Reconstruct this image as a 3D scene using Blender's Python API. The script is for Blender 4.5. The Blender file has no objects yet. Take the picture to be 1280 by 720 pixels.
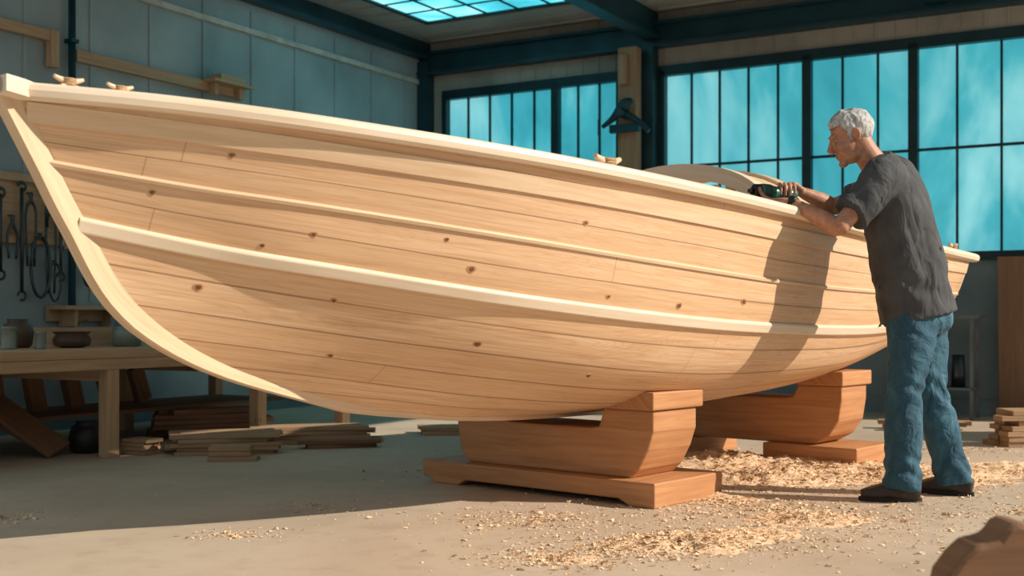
import bpy, bmesh, math, random
from mathutils import Vector, Matrix, noise
random.seed(7)
V=Vector
scene=bpy.context.scene
try:
    scene.view_settings.view_transform='Standard'
    scene.view_settings.look='None'
except Exception: pass

# ------------------------------------------------------------------ frames
BS=V((.65,.76,0)).normalized(); BB=V((.76,-.65,0)).normalized(); BO=V((.3,6.0,0))
def B(s,b,z): return BO+BS*s+BB*b+V((0,0,z))
WT=V((.8660,-.5,0)); WS=V((-.5,-.8660,0)); WO=V((-1.0,13.63,0)); UP=V((0,0,1))
def W(t,s,z): return WO+WT*t+WS*s+V((0,0,z))

# ------------------------------------------------------------------ materials
def nmat(name):
    m=bpy.data.materials.new(name); m.use_nodes=True
    nt=m.node_tree; bs=nt.nodes['Principled BSDF']; return m,nt,bs
def mk(nt,t,**kw):
    n=nt.nodes.new(t)
    for k,v in kw.items(): setattr(n,k,v)
    return n
def ramp(nt,fac,stops):
    r=mk(nt,'ShaderNodeValToRGB'); e=r.color_ramp.elements
    while len(e)<len(stops): e.new(.5)
    for i,(p,c) in enumerate(stops): e[i].position=p; e[i].color=(*c,1)
    nt.links.new(fac,r.inputs[0]); return r.outputs[0]
def mixc(nt,a,b,fac,bt='MIX'):
    m=mk(nt,'ShaderNodeMix',data_type='RGBA',blend_type=bt)
    for sock,val in ((m.inputs[0],fac),(m.inputs[6],a),(m.inputs[7],b)):
        if isinstance(val,bpy.types.NodeSocket): nt.links.new(val,sock)
        elif isinstance(val,(int,float)): sock.default_value=val
        else: sock.default_value=(*val,1)
    return m.outputs[2]
def mth(nt,op,a,b=None,c=None):
    m=mk(nt,'ShaderNodeMath',operation=op)
    for i,x in enumerate((a,b,c)):
        if x is None: continue
        if isinstance(x,bpy.types.NodeSocket): nt.links.new(x,m.inputs[i])
        else: m.inputs[i].default_value=x
    return m.outputs[0]
def coords(nt,kind,scale):
    tc=mk(nt,'ShaderNodeTexCoord'); mp=mk(nt,'ShaderNodeMapping')
    mp.inputs['Scale'].default_value=scale
    nt.links.new(tc.outputs[kind],mp.inputs[0]); return mp.outputs[0]
def tnoise(nt,vec,scale,detail=4,rough=.55,dist=0):
    n=mk(nt,'ShaderNodeTexNoise'); n.inputs['Scale'].default_value=scale
    n.inputs['Detail'].default_value=detail; n.inputs['Roughness'].default_value=rough
    n.inputs['Distortion'].default_value=dist
    nt.links.new(vec,n.inputs['Vector']); return n.outputs['Fac']
def bump(nt,bs,h,strength=.3,dist=.01):
    b=mk(nt,'ShaderNodeBump'); b.inputs['Strength'].default_value=strength; b.inputs['Distance'].default_value=dist
    nt.links.new(h,b.inputs['Height']); nt.links.new(b.outputs[0],bs.inputs['Normal'])
def simple(name,c,rough=.6,metal=0,var=.25,scale=6,bmp=.15,bscale=40,bdist=.005):
    m,nt,bs=nmat(name)
    v=coords(nt,'Object',(1,1,1)); f=tnoise(nt,v,scale)
    lo=tuple(x*(1-var) for x in c); hi=tuple(min(1,x*(1+var)) for x in c)
    nt.links.new(ramp(nt,f,[(.3,lo),(.7,hi)]),bs.inputs['Base Color'])
    bs.inputs['Roughness'].default_value=rough; bs.inputs['Metallic'].default_value=metal
    if bmp: bump(nt,bs,tnoise(nt,v,bscale),bmp,bdist)
    return m
def wood(name,lo,hi,rough=.55,kn=True):
    m,nt,bs=nmat(name)
    v=coords(nt,'UV',(1.3,22,1)); f=tnoise(nt,v,1.6,6,.6,.6)
    v2=coords(nt,'UV',(1,3,1)); g=tnoise(nt,v2,1.2,3)
    col=ramp(nt,f,[(.28,lo),(.5,tuple((a+b)/2 for a,b in zip(lo,hi))),(.72,hi)])
    col=mixc(nt,col,tuple(x*.7 for x in lo),mth(nt,'MULTIPLY',g,.45))
    if kn:
        vo=mk(nt,'ShaderNodeTexVoronoi'); vo.inputs['Scale'].default_value=1.0
        nt.links.new(coords(nt,'UV',(2.2,6,1)),vo.inputs['Vector'])
        k=mth(nt,'LESS_THAN',vo.outputs['Distance'],.05)
        col=mixc(nt,col,(.12,.045,.015),mth(nt,'MULTIPLY',k,.8))
    nt.links.new(col,bs.inputs['Base Color']); bs.inputs['Roughness'].default_value=rough
    bump(nt,bs,f,.2,.004); return m

def hull_mat():
    m,nt,bs=nmat('hull_pine_planking')
    tc=mk(nt,'ShaderNodeTexCoord'); sp=mk(nt,'ShaderNodeSeparateXYZ'); nt.links.new(tc.outputs['UV'],sp.inputs[0])
    U,Vv=sp.outputs[0],sp.outputs[1]
    fl=mth(nt,'FLOOR',Vv); fr=mth(nt,'FRACT',Vv)
    wn=mk(nt,'ShaderNodeTexWhiteNoise'); wn.noise_dimensions='1D'; nt.links.new(fl,wn.inputs['W'])
    # flowing grain (cathedral figure): distorted bands inside each plank
    cb=mk(nt,'ShaderNodeCombineXYZ'); nt.links.new(mth(nt,'MULTIPLY',U,1.0),cb.inputs[0]); nt.links.new(mth(nt,'MULTIPLY',Vv,2.6),cb.inputs[1]); nt.links.new(mth(nt,'MULTIPLY',fl,3.7),cb.inputs[2])
    g=tnoise(nt,cb.outputs[0],2.2,6,.62,.9)
    col=ramp(nt,g,[(.25,(.56,.33,.175)),(.46,(.73,.48,.29)),(.62,(.82,.575,.37)),(.8,(.67,.41,.225))])
    cg=mk(nt,'ShaderNodeCombineXYZ'); nt.links.new(mth(nt,'MULTIPLY',U,.55),cg.inputs[0]); nt.links.new(mth(nt,'MULTIPLY',Vv,1.1),cg.inputs[1]); nt.links.new(mth(nt,'MULTIPLY',fl,5.1),cg.inputs[2])
    gr=tnoise(nt,cg.outputs[0],1.6,2,.4,.5)
    band=mth(nt,'ABSOLUTE',mth(nt,'SUBTRACT',mth(nt,'FRACT',mth(nt,'MULTIPLY',gr,22)),.5))
    col=mixc(nt,col,(.52,.27,.12),mth(nt,'MULTIPLY',mth(nt,'MAXIMUM',mth(nt,'SUBTRACT',band,.30),0),1.5))
    cb3=mk(nt,'ShaderNodeCombineXYZ'); nt.links.new(mth(nt,'MULTIPLY',U,.8),cb3.inputs[0]); nt.links.new(mth(nt,'MULTIPLY',Vv,14),cb3.inputs[1])
    g2=tnoise(nt,cb3.outputs[0],1.5,4,.6,.3)
    col=mixc(nt,col,(.48,.24,.11),mth(nt,'MULTIPLY',mth(nt,'MAXIMUM',mth(nt,'SUBTRACT',g2,.53),0),2.6))
    col=mixc(nt,col,(.60,.34,.17),mth(nt,'MULTIPLY',wn.outputs['Value'],.42))
    d=mth(nt,'MINIMUM',fr,mth(nt,'SUBTRACT',1.0,fr))
    sn=tnoise(nt,cb.outputs[0],.8,3)
    wd=mth(nt,'MULTIPLY',mth(nt,'MAXIMUM',mth(nt,'SUBTRACT',sn,.20),.0),.095)
    seam=mth(nt,'LESS_THAN',d,wd)
    col=mixc(nt,col,(.20,.095,.04),mth(nt,'MULTIPLY',seam,.65))
    bj=mth(nt,'FRACT',mth(nt,'ADD',mth(nt,'MULTIPLY',U,.30),mth(nt,'MULTIPLY',wn.outputs['Value'],7.3)))
    butt=mth(nt,'LESS_THAN',bj,.0012); col=mixc(nt,col,(.25,.12,.055),mth(nt,'MULTIPLY',butt,.45))
    vo=mk(nt,'ShaderNodeTexVoronoi'); vo.inputs['Scale'].default_value=1.0
    cb2=mk(nt,'ShaderNodeCombineXYZ'); nt.links.new(mth(nt,'MULTIPLY',U,2.3),cb2.inputs[0]); nt.links.new(mth(nt,'MULTIPLY',Vv,.47),cb2.inputs[1])
    nt.links.new(cb2.outputs[0],vo.inputs['Vector'])
    k1=mth(nt,'MAXIMUM',mth(nt,'SUBTRACT',1.0,mth(nt,'MULTIPLY',vo.outputs['Distance'],14)),0)
    core=mth(nt,'LESS_THAN',vo.outputs['Distance'],.018)
    col=mixc(nt,col,(.45,.20,.07),mth(nt,'MULTIPLY',k1,.85)); col=mixc(nt,col,(.16,.06,.022),mth(nt,'MULTIPLY',core,.75))
    nt.links.new(col,bs.inputs['Base Color']); bs.inputs['Roughness'].default_value=.46
    h=mth(nt,'SUBTRACT',mth(nt,'MULTIPLY',g,.25),seam); bump(nt,bs,h,.35,.005)
    return m

M={}
M['hull']=hull_mat()
M['pale']=wood('pale_planed_pine',(.68,.45,.27),(.86,.67,.46),.45,False)
M['cap']=wood('cap_rail_pine',(.78,.61,.43),(.92,.80,.65),.42,False)
M['cradle']=wood('cradle_timber',(.42,.18,.07),(.66,.34,.15),.55,True)
M['bench']=wood('bench_pine',(.46,.28,.15),(.68,.46,.27),.6,True)
M['old']=wood('old_brown_timber',(.17,.08,.04),(.32,.16,.08),.7,False)
M['lumber']=wood('sawn_lumber',(.34,.20,.11),(.54,.36,.21),.7,False)
M['ply']=wood('plywood_sheet',(.20,.11,.06),(.29,.17,.10),.7,False)
M['knot']=simple('wood_knot',(.16,.06,.025),.5,var=.5,scale=60)
M['knotring']=simple('wood_knot_halo',(.50,.26,.12),.5,var=.3,scale=50)
M['teal']=simple('teal_painted_steel',(.012,.058,.078),.45,.2,.3,3)
M['frame']=simple('window_frame_steel',(.006,.035,.045),.45,.2,.3,3)
M['wallL']=simple('painted_sheet_metal',(.33,.40,.41),.6,.0,.26,1.1,.1,8)
M['wallB']=simple('cladding_beige_grey',(.38,.35,.30),.65,0,.2,1.5,.1,8)
M['wallLow']=simple('plaster_blue_grey',(.18,.24,.26),.75,0,.3,1.5)
M['ceil']=simple('ceiling_cladding',(.40,.40,.37),.7,0,.15,1.2)
M['trimw']=simple('pale_trim',(.55,.52,.45),.6)
M['black']=simple('black_rubber',(.012,.012,.013),.5)
M['steel']=simple('tool_steel',(.07,.08,.085),.35,.8)
M['can']=simple('can_tin',(.22,.25,.22),.45,.3)
M['clay']=simple('brown_glaze',(.10,.055,.035),.5)
M['grey']=simple('grey_enamel',(.12,.14,.15),.5)
M['rope']=simple('hemp_rope',(.42,.26,.14),.8,0,.4,80,.5,150)
M['green']=simple('green_tool_plastic',(.04,.16,.13),.35)
M['shoe']=simple('shoe_leather',(.030,.019,.014),.45,0,.4,20)
M['sole']=simple('shoe_sole',(.012,.010,.010),.7)
M['watch']=simple('watch_strap',(.015,.015,.018),.4)

def shirt_mat():
    m,nt,bs=nmat('charcoal_cotton'); v=coords(nt,'Object',(1,1,1))
    f=tnoise(nt,v,7,4); nt.links.new(ramp(nt,f,[(.3,(.046,.049,.054)),(.7,(.082,.086,.092))]),bs.inputs['Base Color'])
    bs.inputs['Roughness'].default_value=.9
    v2=coords(nt,'Object',(1,1,.45)); a=tnoise(nt,v2,8,2,.5,1.8); b=tnoise(nt,v,320,2)
    bump(nt,bs,mth(nt,'ADD',a,mth(nt,'MULTIPLY',b,.04)),.75,.028); return m
def jeans_mat():
    m,nt,bs=nmat('blue_denim'); v=coords(nt,'Object',(1,1,.5))
    f=tnoise(nt,v,7,6,.65,.9)
    c=ramp(nt,f,[(.25,(.008,.036,.068)),(.48,(.018,.078,.125)),(.62,(.045,.145,.205)),(.8,(.12,.27,.34))])
    v3=coords(nt,'Object',(1,1,1)); w=tnoise(nt,v3,260,2); c=mixc(nt,c,(.10,.20,.26),mth(nt,'MULTIPLY',mth(nt,'GREATER_THAN',w,.56),.18))
    nt.links.new(c,bs.inputs['Base Color'])
    bs.inputs['Roughness'].default_value=.85
    v2=coords(nt,'Object',(1,1,1.1)); bump(nt,bs,tnoise(nt,v2,11,3,.5,1.8),.7,.024); return m
def skin_mat():
    m,nt,bs=nmat('skin'); v=coords(nt,'Object',(1,1,1))
    f=tnoise(nt,v,30,5,.65); nt.links.new(ramp(nt,f,[(.3,(.36,.155,.09)),(.7,(.57,.29,.185))]),bs.inputs['Base Color'])
    bs.inputs['Roughness'].default_value=.52; bs.inputs['Subsurface Weight'].default_value=.06
    bs.inputs['Subsurface Radius'].default_value=(.02,.008,.004)
    bump(nt,bs,tnoise(nt,v,70,5,.7),.3,.005); return m
def hair_mat():
    m,nt,bs=nmat('grey_white_hair'); v=coords(nt,'Object',(1,1,.5))
    f=tnoise(nt,v,70,4,.6,.8); nt.links.new(ramp(nt,f,[(.3,(.24,.24,.24)),(.65,(.68,.68,.67))]),bs.inputs['Base Color'])
    bs.inputs['Roughness'].default_value=.6; bump(nt,bs,f,.9,.010); return m
M['shirt']=shirt_mat(); M['jeans']=jeans_mat(); M['skin']=skin_mat(); M['hair']=hair_mat()
M['lip']=simple('lip_skin',(.36,.13,.09),.5); M['eyew']=simple('eye_white',(.45,.40,.36),.25,bmp=0); M['iris']=simple('eye_iris',(.02,.025,.03),.2,bmp=0)
M['brow']=simple('brow_hair',(.22,.20,.19),.7)

def floor_mat():
    m,nt,bs=nmat('dusty_concrete'); v=coords(nt,'Object',(1,1,1))
    a=tnoise(nt,v,.7,6,.6,.5); b=tnoise(nt,v,7,6,.65)
    c=ramp(nt,a,[(.3,(.45,.345,.255)),(.7,(.60,.49,.375))])
    c=mixc(nt,c,(.33,.245,.175),mth(nt,'MULTIPLY',mth(nt,'MAXIMUM',mth(nt,'SUBTRACT',b,.5),0),1.8))
    s=tnoise(nt,v,60,3); c=mixc(nt,c,(.70,.52,.33),mth(nt,'MULTIPLY',mth(nt,'GREATER_THAN',s,.68),.5))
    nt.links.new(c,bs.inputs['Base Color']); bs.inputs['Roughness'].default_value=.6
    bump(nt,bs,b,.12,.01); return m
M['floor']=floor_mat()
def shav_mat():
    m,nt,bs=nmat('wood_shavings'); v=coords(nt,'Object',(1,1,1)); f=tnoise(nt,v,25,3)
    nt.links.new(ramp(nt,f,[(.3,(.72,.46,.26)),(.7,(.92,.72,.50))]),bs.inputs['Base Color'])
    bs.inputs['Roughness'].default_value=.7; bump(nt,bs,tnoise(nt,v,160,3),.6,.008); return m
M['shav']=shav_mat()
def glow_glass_mat(name,st=1.0):
    m,nt,bs=nmat(name); v=coords(nt,'Object',(1,1,.45)); f=tnoise(nt,v,.9,4,.55,.6)
    c=ramp(nt,f,[(.28,(.020,.24,.31)),(.5,(.06,.42,.50)),(.72,(.30,.71,.76))])
    nt.links.new(c,bs.inputs['Base Color']); nt.links.new(c,bs.inputs['Emission Color'])
    bs.inputs['Emission Strength'].default_value=st; bs.inputs['Roughness'].default_value=.2  # opaque panes emit their own glow, standing in for daylight from behind
    return m
M['glass']=glow_glass_mat('glowing_frosted_glass',.85); M['sky']=glow_glass_mat('glowing_polycarbonate',1.9)  # backlight is emission in the material; skylight set stronger

# ------------------------------------------------------------------ mesh helpers
def finish(name,bm,mats,parent=None,smooth=False,recalc=True,bevel=0):
    if recalc: bmesh.ops.recalc_face_normals(bm,faces=bm.faces)
    me=bpy.data.meshes.new(name); bm.to_mesh(me); bm.free()
    for m in mats: me.materials.append(m)
    if smooth:
        for p in me.polygons: p.use_smooth=True
    ob=bpy.data.objects.new(name,me); scene.collection.objects.link(ob)
    if parent: ob.parent=parent
    if bevel:
        bv=ob.modifiers.new('bevel','BEVEL'); bv.width=bevel; bv.segments=2; bv.limit_method='ANGLE'
    return ob
def empty(name,loc=(0,0,0)):
    e=bpy.data.objects.new(name,None); e.empty_display_size=.1; scene.collection.objects.link(e); return e
def uvl(bm): return bm.loops.layers.uv.verify()
def add_box(bm,c,ax,h,mi=0,jit=0):
    uv=uvl(bm); ro=(random.random()*7,random.random()*7)
    loc={}; vs=[]
    for i in (-1,1):
        for j in (-1,1):
            for k in (-1,1):
                p=(i*h[0]+random.uniform(-jit,jit),j*h[1]+random.uniform(-jit,jit),k*h[2]+random.uniform(-jit,jit))
                v=bm.verts.new(V(c)+ax[0]*p[0]+ax[1]*p[1]+ax[2]*p[2]); loc[v]=p; vs.append(v)
    L=max(range(3),key=lambda q:h[q]); o=[q for q in range(3) if q!=L]
    for f in ((0,1,3,2),(4,6,7,5),(0,4,5,1),(2,3,7,6),(0,2,6,4),(1,5,7,3)):
        fa=bm.faces.new([vs[q] for q in f]); fa.material_index=mi
        for l in fa.loops:
            p=loc[l.vert]; l[uv].uv=(p[L]+ro[0],p[o[0]]+p[o[1]]+ro[1])
AX0=(V((1,0,0)),V((0,1,0)),V((0,0,1)))
AXW=(WT,WS,UP); AXB=(BS,BB,UP)
def wbox(bm,t0,t1,s0,s1,z0,z1,mi=0):
    add_box(bm,W((t0+t1)/2,(s0+s1)/2,(z0+z1)/2),AXW,((t1-t0)/2,(s1-s0)/2,(z1-z0)/2),mi)
def bbox(bm,s0,s1,b0,b1,z0,z1,mi=0):
    add_box(bm,B((s0+s1)/2,(b0+b1)/2,(z0+z1)/2),AXB,(abs(s1-s0)/2,abs(b1-b0)/2,abs(z1-z0)/2),mi)
def rotax(ax,ang,about=2):
    R=Matrix.Rotation(ang,3,ax[about]); return tuple(R@a for a in ax)
def prism(bm,outline,o,a,b,d,depth,mi=0):
    uv=uvl(bm); n=len(outline)
    v0=[bm.verts.new(o+a*x+b*y) for x,y in outline]; v1=[bm.verts.new(o+a*x+b*y+d*depth) for x,y in outline]
    fs=[bm.faces.new(v0),bm.faces.new(v1[::-1])]
    for f,vv in ((fs[0],outline),(fs[1],outline[::-1])):
        for l,(x,y) in zip(f.loops,vv): l[uv].uv=(x,y)
        f.material_index=mi
    run=0
    for i in range(n):
        j=(i+1)%n; f=bm.faces.new([v0[i],v0[j],v1[j],v1[i]]); f.material_index=mi
        L=(V(outline[j])-V(outline[i])).length
        for l,(x,y) in zip(f.loops,((0,run),(0,run+L),(depth,run+L),(depth,run))): l[uv].uv=(x,y)
        run+=L
def crom(P,n):
    out=[]; m=len(P)-1; d=len(P[0])
    for k in range(n+1):
        x=k/n*m; i=min(int(x),m-1); t=x-i
        p1,p2=P[i],P[i+1]
        p0=P[i-1] if i>0 else tuple(2*a-b for a,b in zip(p1,p2))
        p3=P[i+2] if i+2<=m else tuple(2*b-a for a,b in zip(p1,p2))
        out.append(tuple(.5*((2*p1[q])+(-p0[q]+p2[q])*t+(2*p0[q]-5*p1[q]+4*p2[q]-p3[q])*t*t+(-p0[q]+3*p1[q]-3*p2[q]+p3[q])*t**3) for q in range(d)))
    return out
def tube(bm,pts,rad,side=None,seg=14,sub=4,mi=0,smooth=True):
    P=[tuple(p)+((r,r) if isinstance(r,(int,float)) else tuple(r)) for p,r in zip(pts,rad)]
    if sub>1: P=crom(P,(len(P)-1)*sub)
    C=[V(p[:3]) for p in P]; rings=[]
    sd=V(side) if side is not None else None
    for i,c in enumerate(C):
        t=(C[min(i+1,len(C)-1)]-C[max(i-1,0)]).normalized()
        if sd is None:
            sd=t.orthogonal().normalized()
        s=(sd-t*sd.dot(t)).normalized(); o=t.cross(s)
        if side is None: sd=s
        r1,r2=max(P[i][3],.0005),max(P[i][4],.0005)
        rings.append([bm.verts.new(c+s*r1*math.cos(2*math.pi*k/seg)+o*r2*math.sin(2*math.pi*k/seg)) for k in range(seg)])
    for a,b in zip(rings,rings[1:]):
        for k in range(seg):
            f=bm.faces.new([a[k],a[(k+1)%seg],b[(k+1)%seg],b[k]]); f.material_index=mi; f.smooth=smooth
    f=bm.faces.new(rings[0][::-1]); f.material_index=mi
    f=bm.faces.new(rings[-1]); f.material_index=mi
def ellip(bm,c,r,R=None,seg=20,mi=0):
    R=R or Matrix.Identity(3)
    mt=Matrix.Translation(V(c))@R.to_4x4()@Matrix.Diagonal((*r,1))
    res=bmesh.ops.create_uvsphere(bm,u_segments=seg,v_segments=max(8,seg*2//3),radius=1,matrix=mt)
    for v in res['verts']:
        for f in v.link_faces: f.material_index=mi; f.smooth=True
def cyl(bm,p0,p1,r0,r1=None,seg=20,mi=0):
    tube(bm,[p0,p1],[r0,r0 if r1 is None else r1],seg=seg,sub=1,mi=mi)
def lathe(bm,o,prof,seg=24,mi=0):
    rings=[[bm.verts.new(V(o)+V((r*math.cos(2*math.pi*k/seg),r*math.sin(2*math.pi*k/seg),z))) for k in range(seg)] for r,z in prof]
    for a,b in zip(rings,rings[1:]):
        for k in range(seg):
            f=bm.faces.new([a[k],a[(k+1)%seg],b[(k+1)%seg],b[k]]); f.material_index=mi; f.smooth=True
    bm.faces.new(rings[0][::-1]).material_index=mi; bm.faces.new(rings[-1]).material_index=mi
def remeshed(name,bm,mat,parent,voxel,smooth=4,post=None):
    me=bpy.data.meshes.new('tmp'); bmesh.ops.recalc_face_normals(bm,faces=bm.faces); bm.to_mesh(me); bm.free()
    ob=bpy.data.objects.new('tmp',me); scene.collection.objects.link(ob)
    r=ob.modifiers.new('r','REMESH'); r.mode='VOXEL'; r.voxel_size=voxel
    s=ob.modifiers.new('s','SMOOTH'); s.iterations=smooth; s.factor=.5
    dg=bpy.context.evaluated_depsgraph_get(); dg.update()
    m2=bpy.data.meshes.new_from_object(ob.evaluated_get(dg)); bpy.data.objects.remove(ob)
    m2.name=name; m2.materials.clear(); m2.materials.append(mat)
    if post: 
        for v in m2.vertices: v.co=post(v.co.copy(),v.normal.copy())
    for p in m2.polygons: p.use_smooth=True
    o2=bpy.data.objects.new(name,m2); scene.collection.objects.link(o2); o2.parent=parent; return o2

# ================================================================== ROOM
bm=bmesh.new()
vs=[bm.verts.new(p) for p in ((-14,-4,0),(14,-4,0),(14,18,0),(-14,18,0))]; bm.faces.new(vs)
finish('floor',bm,[M['floor']])

Z0,Z1=1.43,3.37; HT=4.0; TE=8.0
bm=bmesh.new()
wbox(bm,-.15,TE,-.18,0,0,Z0,0)
wbox(bm,-.15,TE,-.18,0,Z1,HT,1)
wbox(bm,-.15,.27,-.18,0,Z0,Z1,1)
wbox(bm,2.46,2.88,-.18,0,Z0,Z1,1)
wbox(bm,7.9,TE,-.18,0,Z0,Z1,1)
t=.1
while t<TE-.05:
    wbox(bm,t,t+.02,0,.012,Z1+.07,HT-.02,1); t+=.19
finish('wall_back',bm,[M['wallLow'],M['wallB']])
bm=bmesh.new()
wbox(bm,-.15,0,0,10.5,0,HT,0)
s=.35
while s<10.4:
    wbox(bm,0,.014,s,s+.035,1.0,3.72,0); s+=.62
finish('wall_left',bm,[M['wallL']])
bm=bmesh.new(); wbox(bm,0,.035,.15,10.4,3.50,3.55,0); finish('trim_1',bm,[M['trimw']])
bm=bmesh.new(); wbox(bm,0,.03,.15,10.4,0,.14,0); finish('baseboard_left',bm,[M['wallLow']])
bm=bmesh.new(); wbox(bm,0.05,TE,0,.03,0,.14,0); finish('baseboard_back',bm,[M['wallLow']])

def window(name,t0,t1,posts,zt=Z1,zb=Z0,bar=2.40):
    e=empty(name); bm=bmesh.new()
    wbox(bm,t0-.03,t1+.03,-.1,.03,zt-.05,zt+.05); wbox(bm,t0-.03,t1+.03,-.1,.05,zb-.05,zb+.03)
    wbox(bm,t0-.03,t0+.03,-.1,.03,zb,zt); wbox(bm,t1-.03,t1+.03,-.1,.03,zb,zt)
    wbox(bm,t0,t1,-.08,-.02,bar-.012,bar+.012)
    for p,th in posts:
        d=.042 if th else .010
        wbox(bm,p-d,p+d,-.1,.03 if th else -.03,zb,zt)
    finish('frame',bm,[M['frame']],e)
    bm=bmesh.new(); ps=[t0]+[p for p,_ in posts]+[t1]
    for a,b in zip(ps,ps[1:]):
        for z0,z1 in ((zb,bar),(bar,zt)):
            wbox(bm,a,b,-.065,-.055,z0,z1)
    finish('panes',bm,[M['glass']],e)
def divs(a,b,n): return [(a+(b-a)*i/n,False) for i in range(1,n)]
window('window_1',.29,2.44,divs(.29,1.69,5)+[(1.69,True)]+divs(1.69,2.44,3))
window('window_2',2.92,7.88,divs(2.92,4.40,5)+[(4.40,True)]+divs(4.40,5.38,3)+[(5.38,True)]+divs(5.38,6.5,3)+[(6.5,True)]+divs(6.5,7.88,4))

bm=bmesh.new()
wbox(bm,.0,.14,.0,.14,0,3.75); finish('steel_column',bm,[M['teal']])
bm=bmesh.new()
wbox(bm,2.72,2.88,.02,.16,0,3.6); wbox(bm,2.68,2.94,.0,.18,0,.03); finish('steel_column',bm,[M['teal']])
bm=bmesh.new()
wbox(bm,.0,TE,.02,.08,3.62,3.83); wbox(bm,.0,TE,.0,.16,3.60,3.63); wbox(bm,.0,TE,.0,.16,3.82,3.85)
finish('steel_eave_beam',bm,[M['teal']])
def rafter(t,z0=3.70,z1=3.97,w=.09):
    bm=bmesh.new()
    wbox(bm,t-.02,t+.02,.0,6.5,z0,z1); wbox(bm,t-w,t+w,.0,6.5,z0-.02,z0+.015)
    finish('steel_rafter',bm,[M['teal']])
rafter(.08,3.80,3.97,.07); rafter(2.85,3.70,3.97,.08); rafter(5.6,3.70); rafter(7.6,3.70)
bm=bmesh.new(); CZ=3.97; S0,S1,T0,T1=.85,3.6,.62,2.45
wbox(bm,-.15,T0,-.15,6.5,CZ,CZ+.05); wbox(bm,T1,TE,-.15,6.5,CZ,CZ+.05)
wbox(bm,T0,T1,-.15,S0,CZ,CZ+.05); wbox(bm,T0,T1,S1,6.5,CZ,CZ+.05)
s=.15
while s<6.4:
    if s<S0-.03 or s>S1: wbox(bm,.2,2.75,s,s+.025,CZ-.02,CZ)
    else: wbox(bm,.2,T0-.04,s,s+.025,CZ-.02,CZ); 
    wbox(bm,2.95,7.9,s,s+.025,CZ-.02,CZ); s+=.3
finish('ceiling',bm,[M['ceil']])
e=empty('skylight'); bm=bmesh.new()
wbox(bm,T0-.03,T1+.03,S0-.03,S0+.02,CZ-.015,CZ+.05); wbox(bm,T0-.03,T1+.03,S1-.02,S1+.03,CZ-.015,CZ+.05)
wbox(bm,T0-.03,T0+.02,S0,S1,CZ-.015,CZ+.05); wbox(bm,T1-.02,T1+.03,S0,S1,CZ-.015,CZ+.05)
for i in range(1,5): 
    t=T0+(T1-T0)*i/5; wbox(bm,t-.014,t+.014,S0,S1,CZ-.004,CZ+.02)
for i in range(1,7):
    s=S0+(S1-S0)*i/7; wbox(bm,T0,T1,s-.012,s+.012,CZ-.004,CZ+.02)
finish('frame',bm,[M['frame']],e)
bm=bmesh.new(); wbox(bm,T0,T1,S0,S1,CZ+.005,CZ+.012); finish('panes',bm,[M['sky']],e)

# ================================================================== BOAT
boat=empty('wooden_boat')
lines={
1.0:[(-2.9,.02,1.555),(-2.5,.30,1.53),(-2,.56,1.49),(-1.2,.82,1.435),(-.3,.94,1.385),(.6,.96,1.34),(1.8,.90,1.29),(3.5,.72,1.26)],
.75:[(-2.79,.018,1.36),(-2.4,.25,1.295),(-1.95,.47,1.24),(-1.2,.74,1.155),(-.3,.88,1.08),(.6,.915,1.03),(1.8,.86,1.01),(3.43,.66,1.03)],
.5:[(-2.68,.018,1.166),(-2.3,.20,1.09),(-1.9,.40,1.025),(-1.2,.66,.93),(-.3,.82,.85),(.6,.86,.81),(1.8,.80,.80),(3.36,.55,.86)],
.33:[(-2.5,.018,.90),(-2.12,.15,.845),(-1.72,.29,.785),(-1.1,.52,.70),(-.3,.68,.615),(.6,.72,.585),(1.8,.65,.61),(3.27,.38,.74)],
.17:[(-2.15,.018,.69),(-1.82,.10,.645),(-1.5,.18,.60),(-1.0,.31,.53),(-.3,.43,.47),(.6,.45,.45),(1.8,.39,.50),(3.18,.21,.66)],
0:[(-1.5,.018,.49),(-1.32,.02,.465),(-1.12,.02,.443),(-.8,.02,.412),(-.3,.02,.39),(.6,.02,.385),(1.8,.02,.43),(3.12,.02,.60)]}
GS=[0,.17,.33,.5,.75,1.0]; NU=90
samp={g:crom(lines[g],NU) for g in GS}
def hull_pt(iu,g):
    for q in range(5):
        if g<=GS[q+1]+1e-9: break
    t=(g-GS[q])/(GS[q+1]-GS[q])
    p1=samp[GS[q]][iu]; p2=samp[GS[q+1]][iu]
    h=GS[q+1]-GS[q]
    def tan(k):
        if k==0: a,b=0,1
        elif k==5: a,b=4,5
        else: a,b=k-1,k+1
        return [(y-x)/(GS[b]-GS[a]) for x,y in zip(samp[GS[a]][iu],samp[GS[b]][iu])]
    m1,m2=tan(q),tan(q+1)
    h00=2*t**3-3*t*t+1; h10=t**3-2*t*t+t; h01=-2*t**3+3*t*t; h11=t**3-t*t
    return tuple(h00*a+h10*h*c+h01*b+h11*h*d for a,b,c,d in zip(p1,p2,m1,m2))
def vcoord(g): 
    if g<=.5: return g/.5*6
    if g<=.75: return 6+(g-.5)/.25*2
    return 8+(g-.75)/.25*3
NG=48
gl=[i/NG for i in range(NG+1)]
bm=bmesh.new(); uv=uvl(bm)
for sgn in (1,-1):
    grid=[[None]*(NG+1) for _ in range(NU+1)]; uvs={}
    for i in range(NU+1):
        for j,g in enumerate(gl):
            s,b,z=hull_pt(i,g); v=bm.verts.new(B(s,b*sgn,z)); grid[i][j]=v; uvs[v]=(s+ (5 if sgn<0 else 0),vcoord(g))
    for i in range(NU):
        for j in range(NG):
            vs=[grid[i][j],grid[i+1][j],grid[i+1][j+1],grid[i][j+1]]
            if sgn<0: vs=vs[::-1]
            f=bm.faces.new(vs); f.smooth=True
            for l in f.loops: l[uv].uv=uvs[l.vert]
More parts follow.
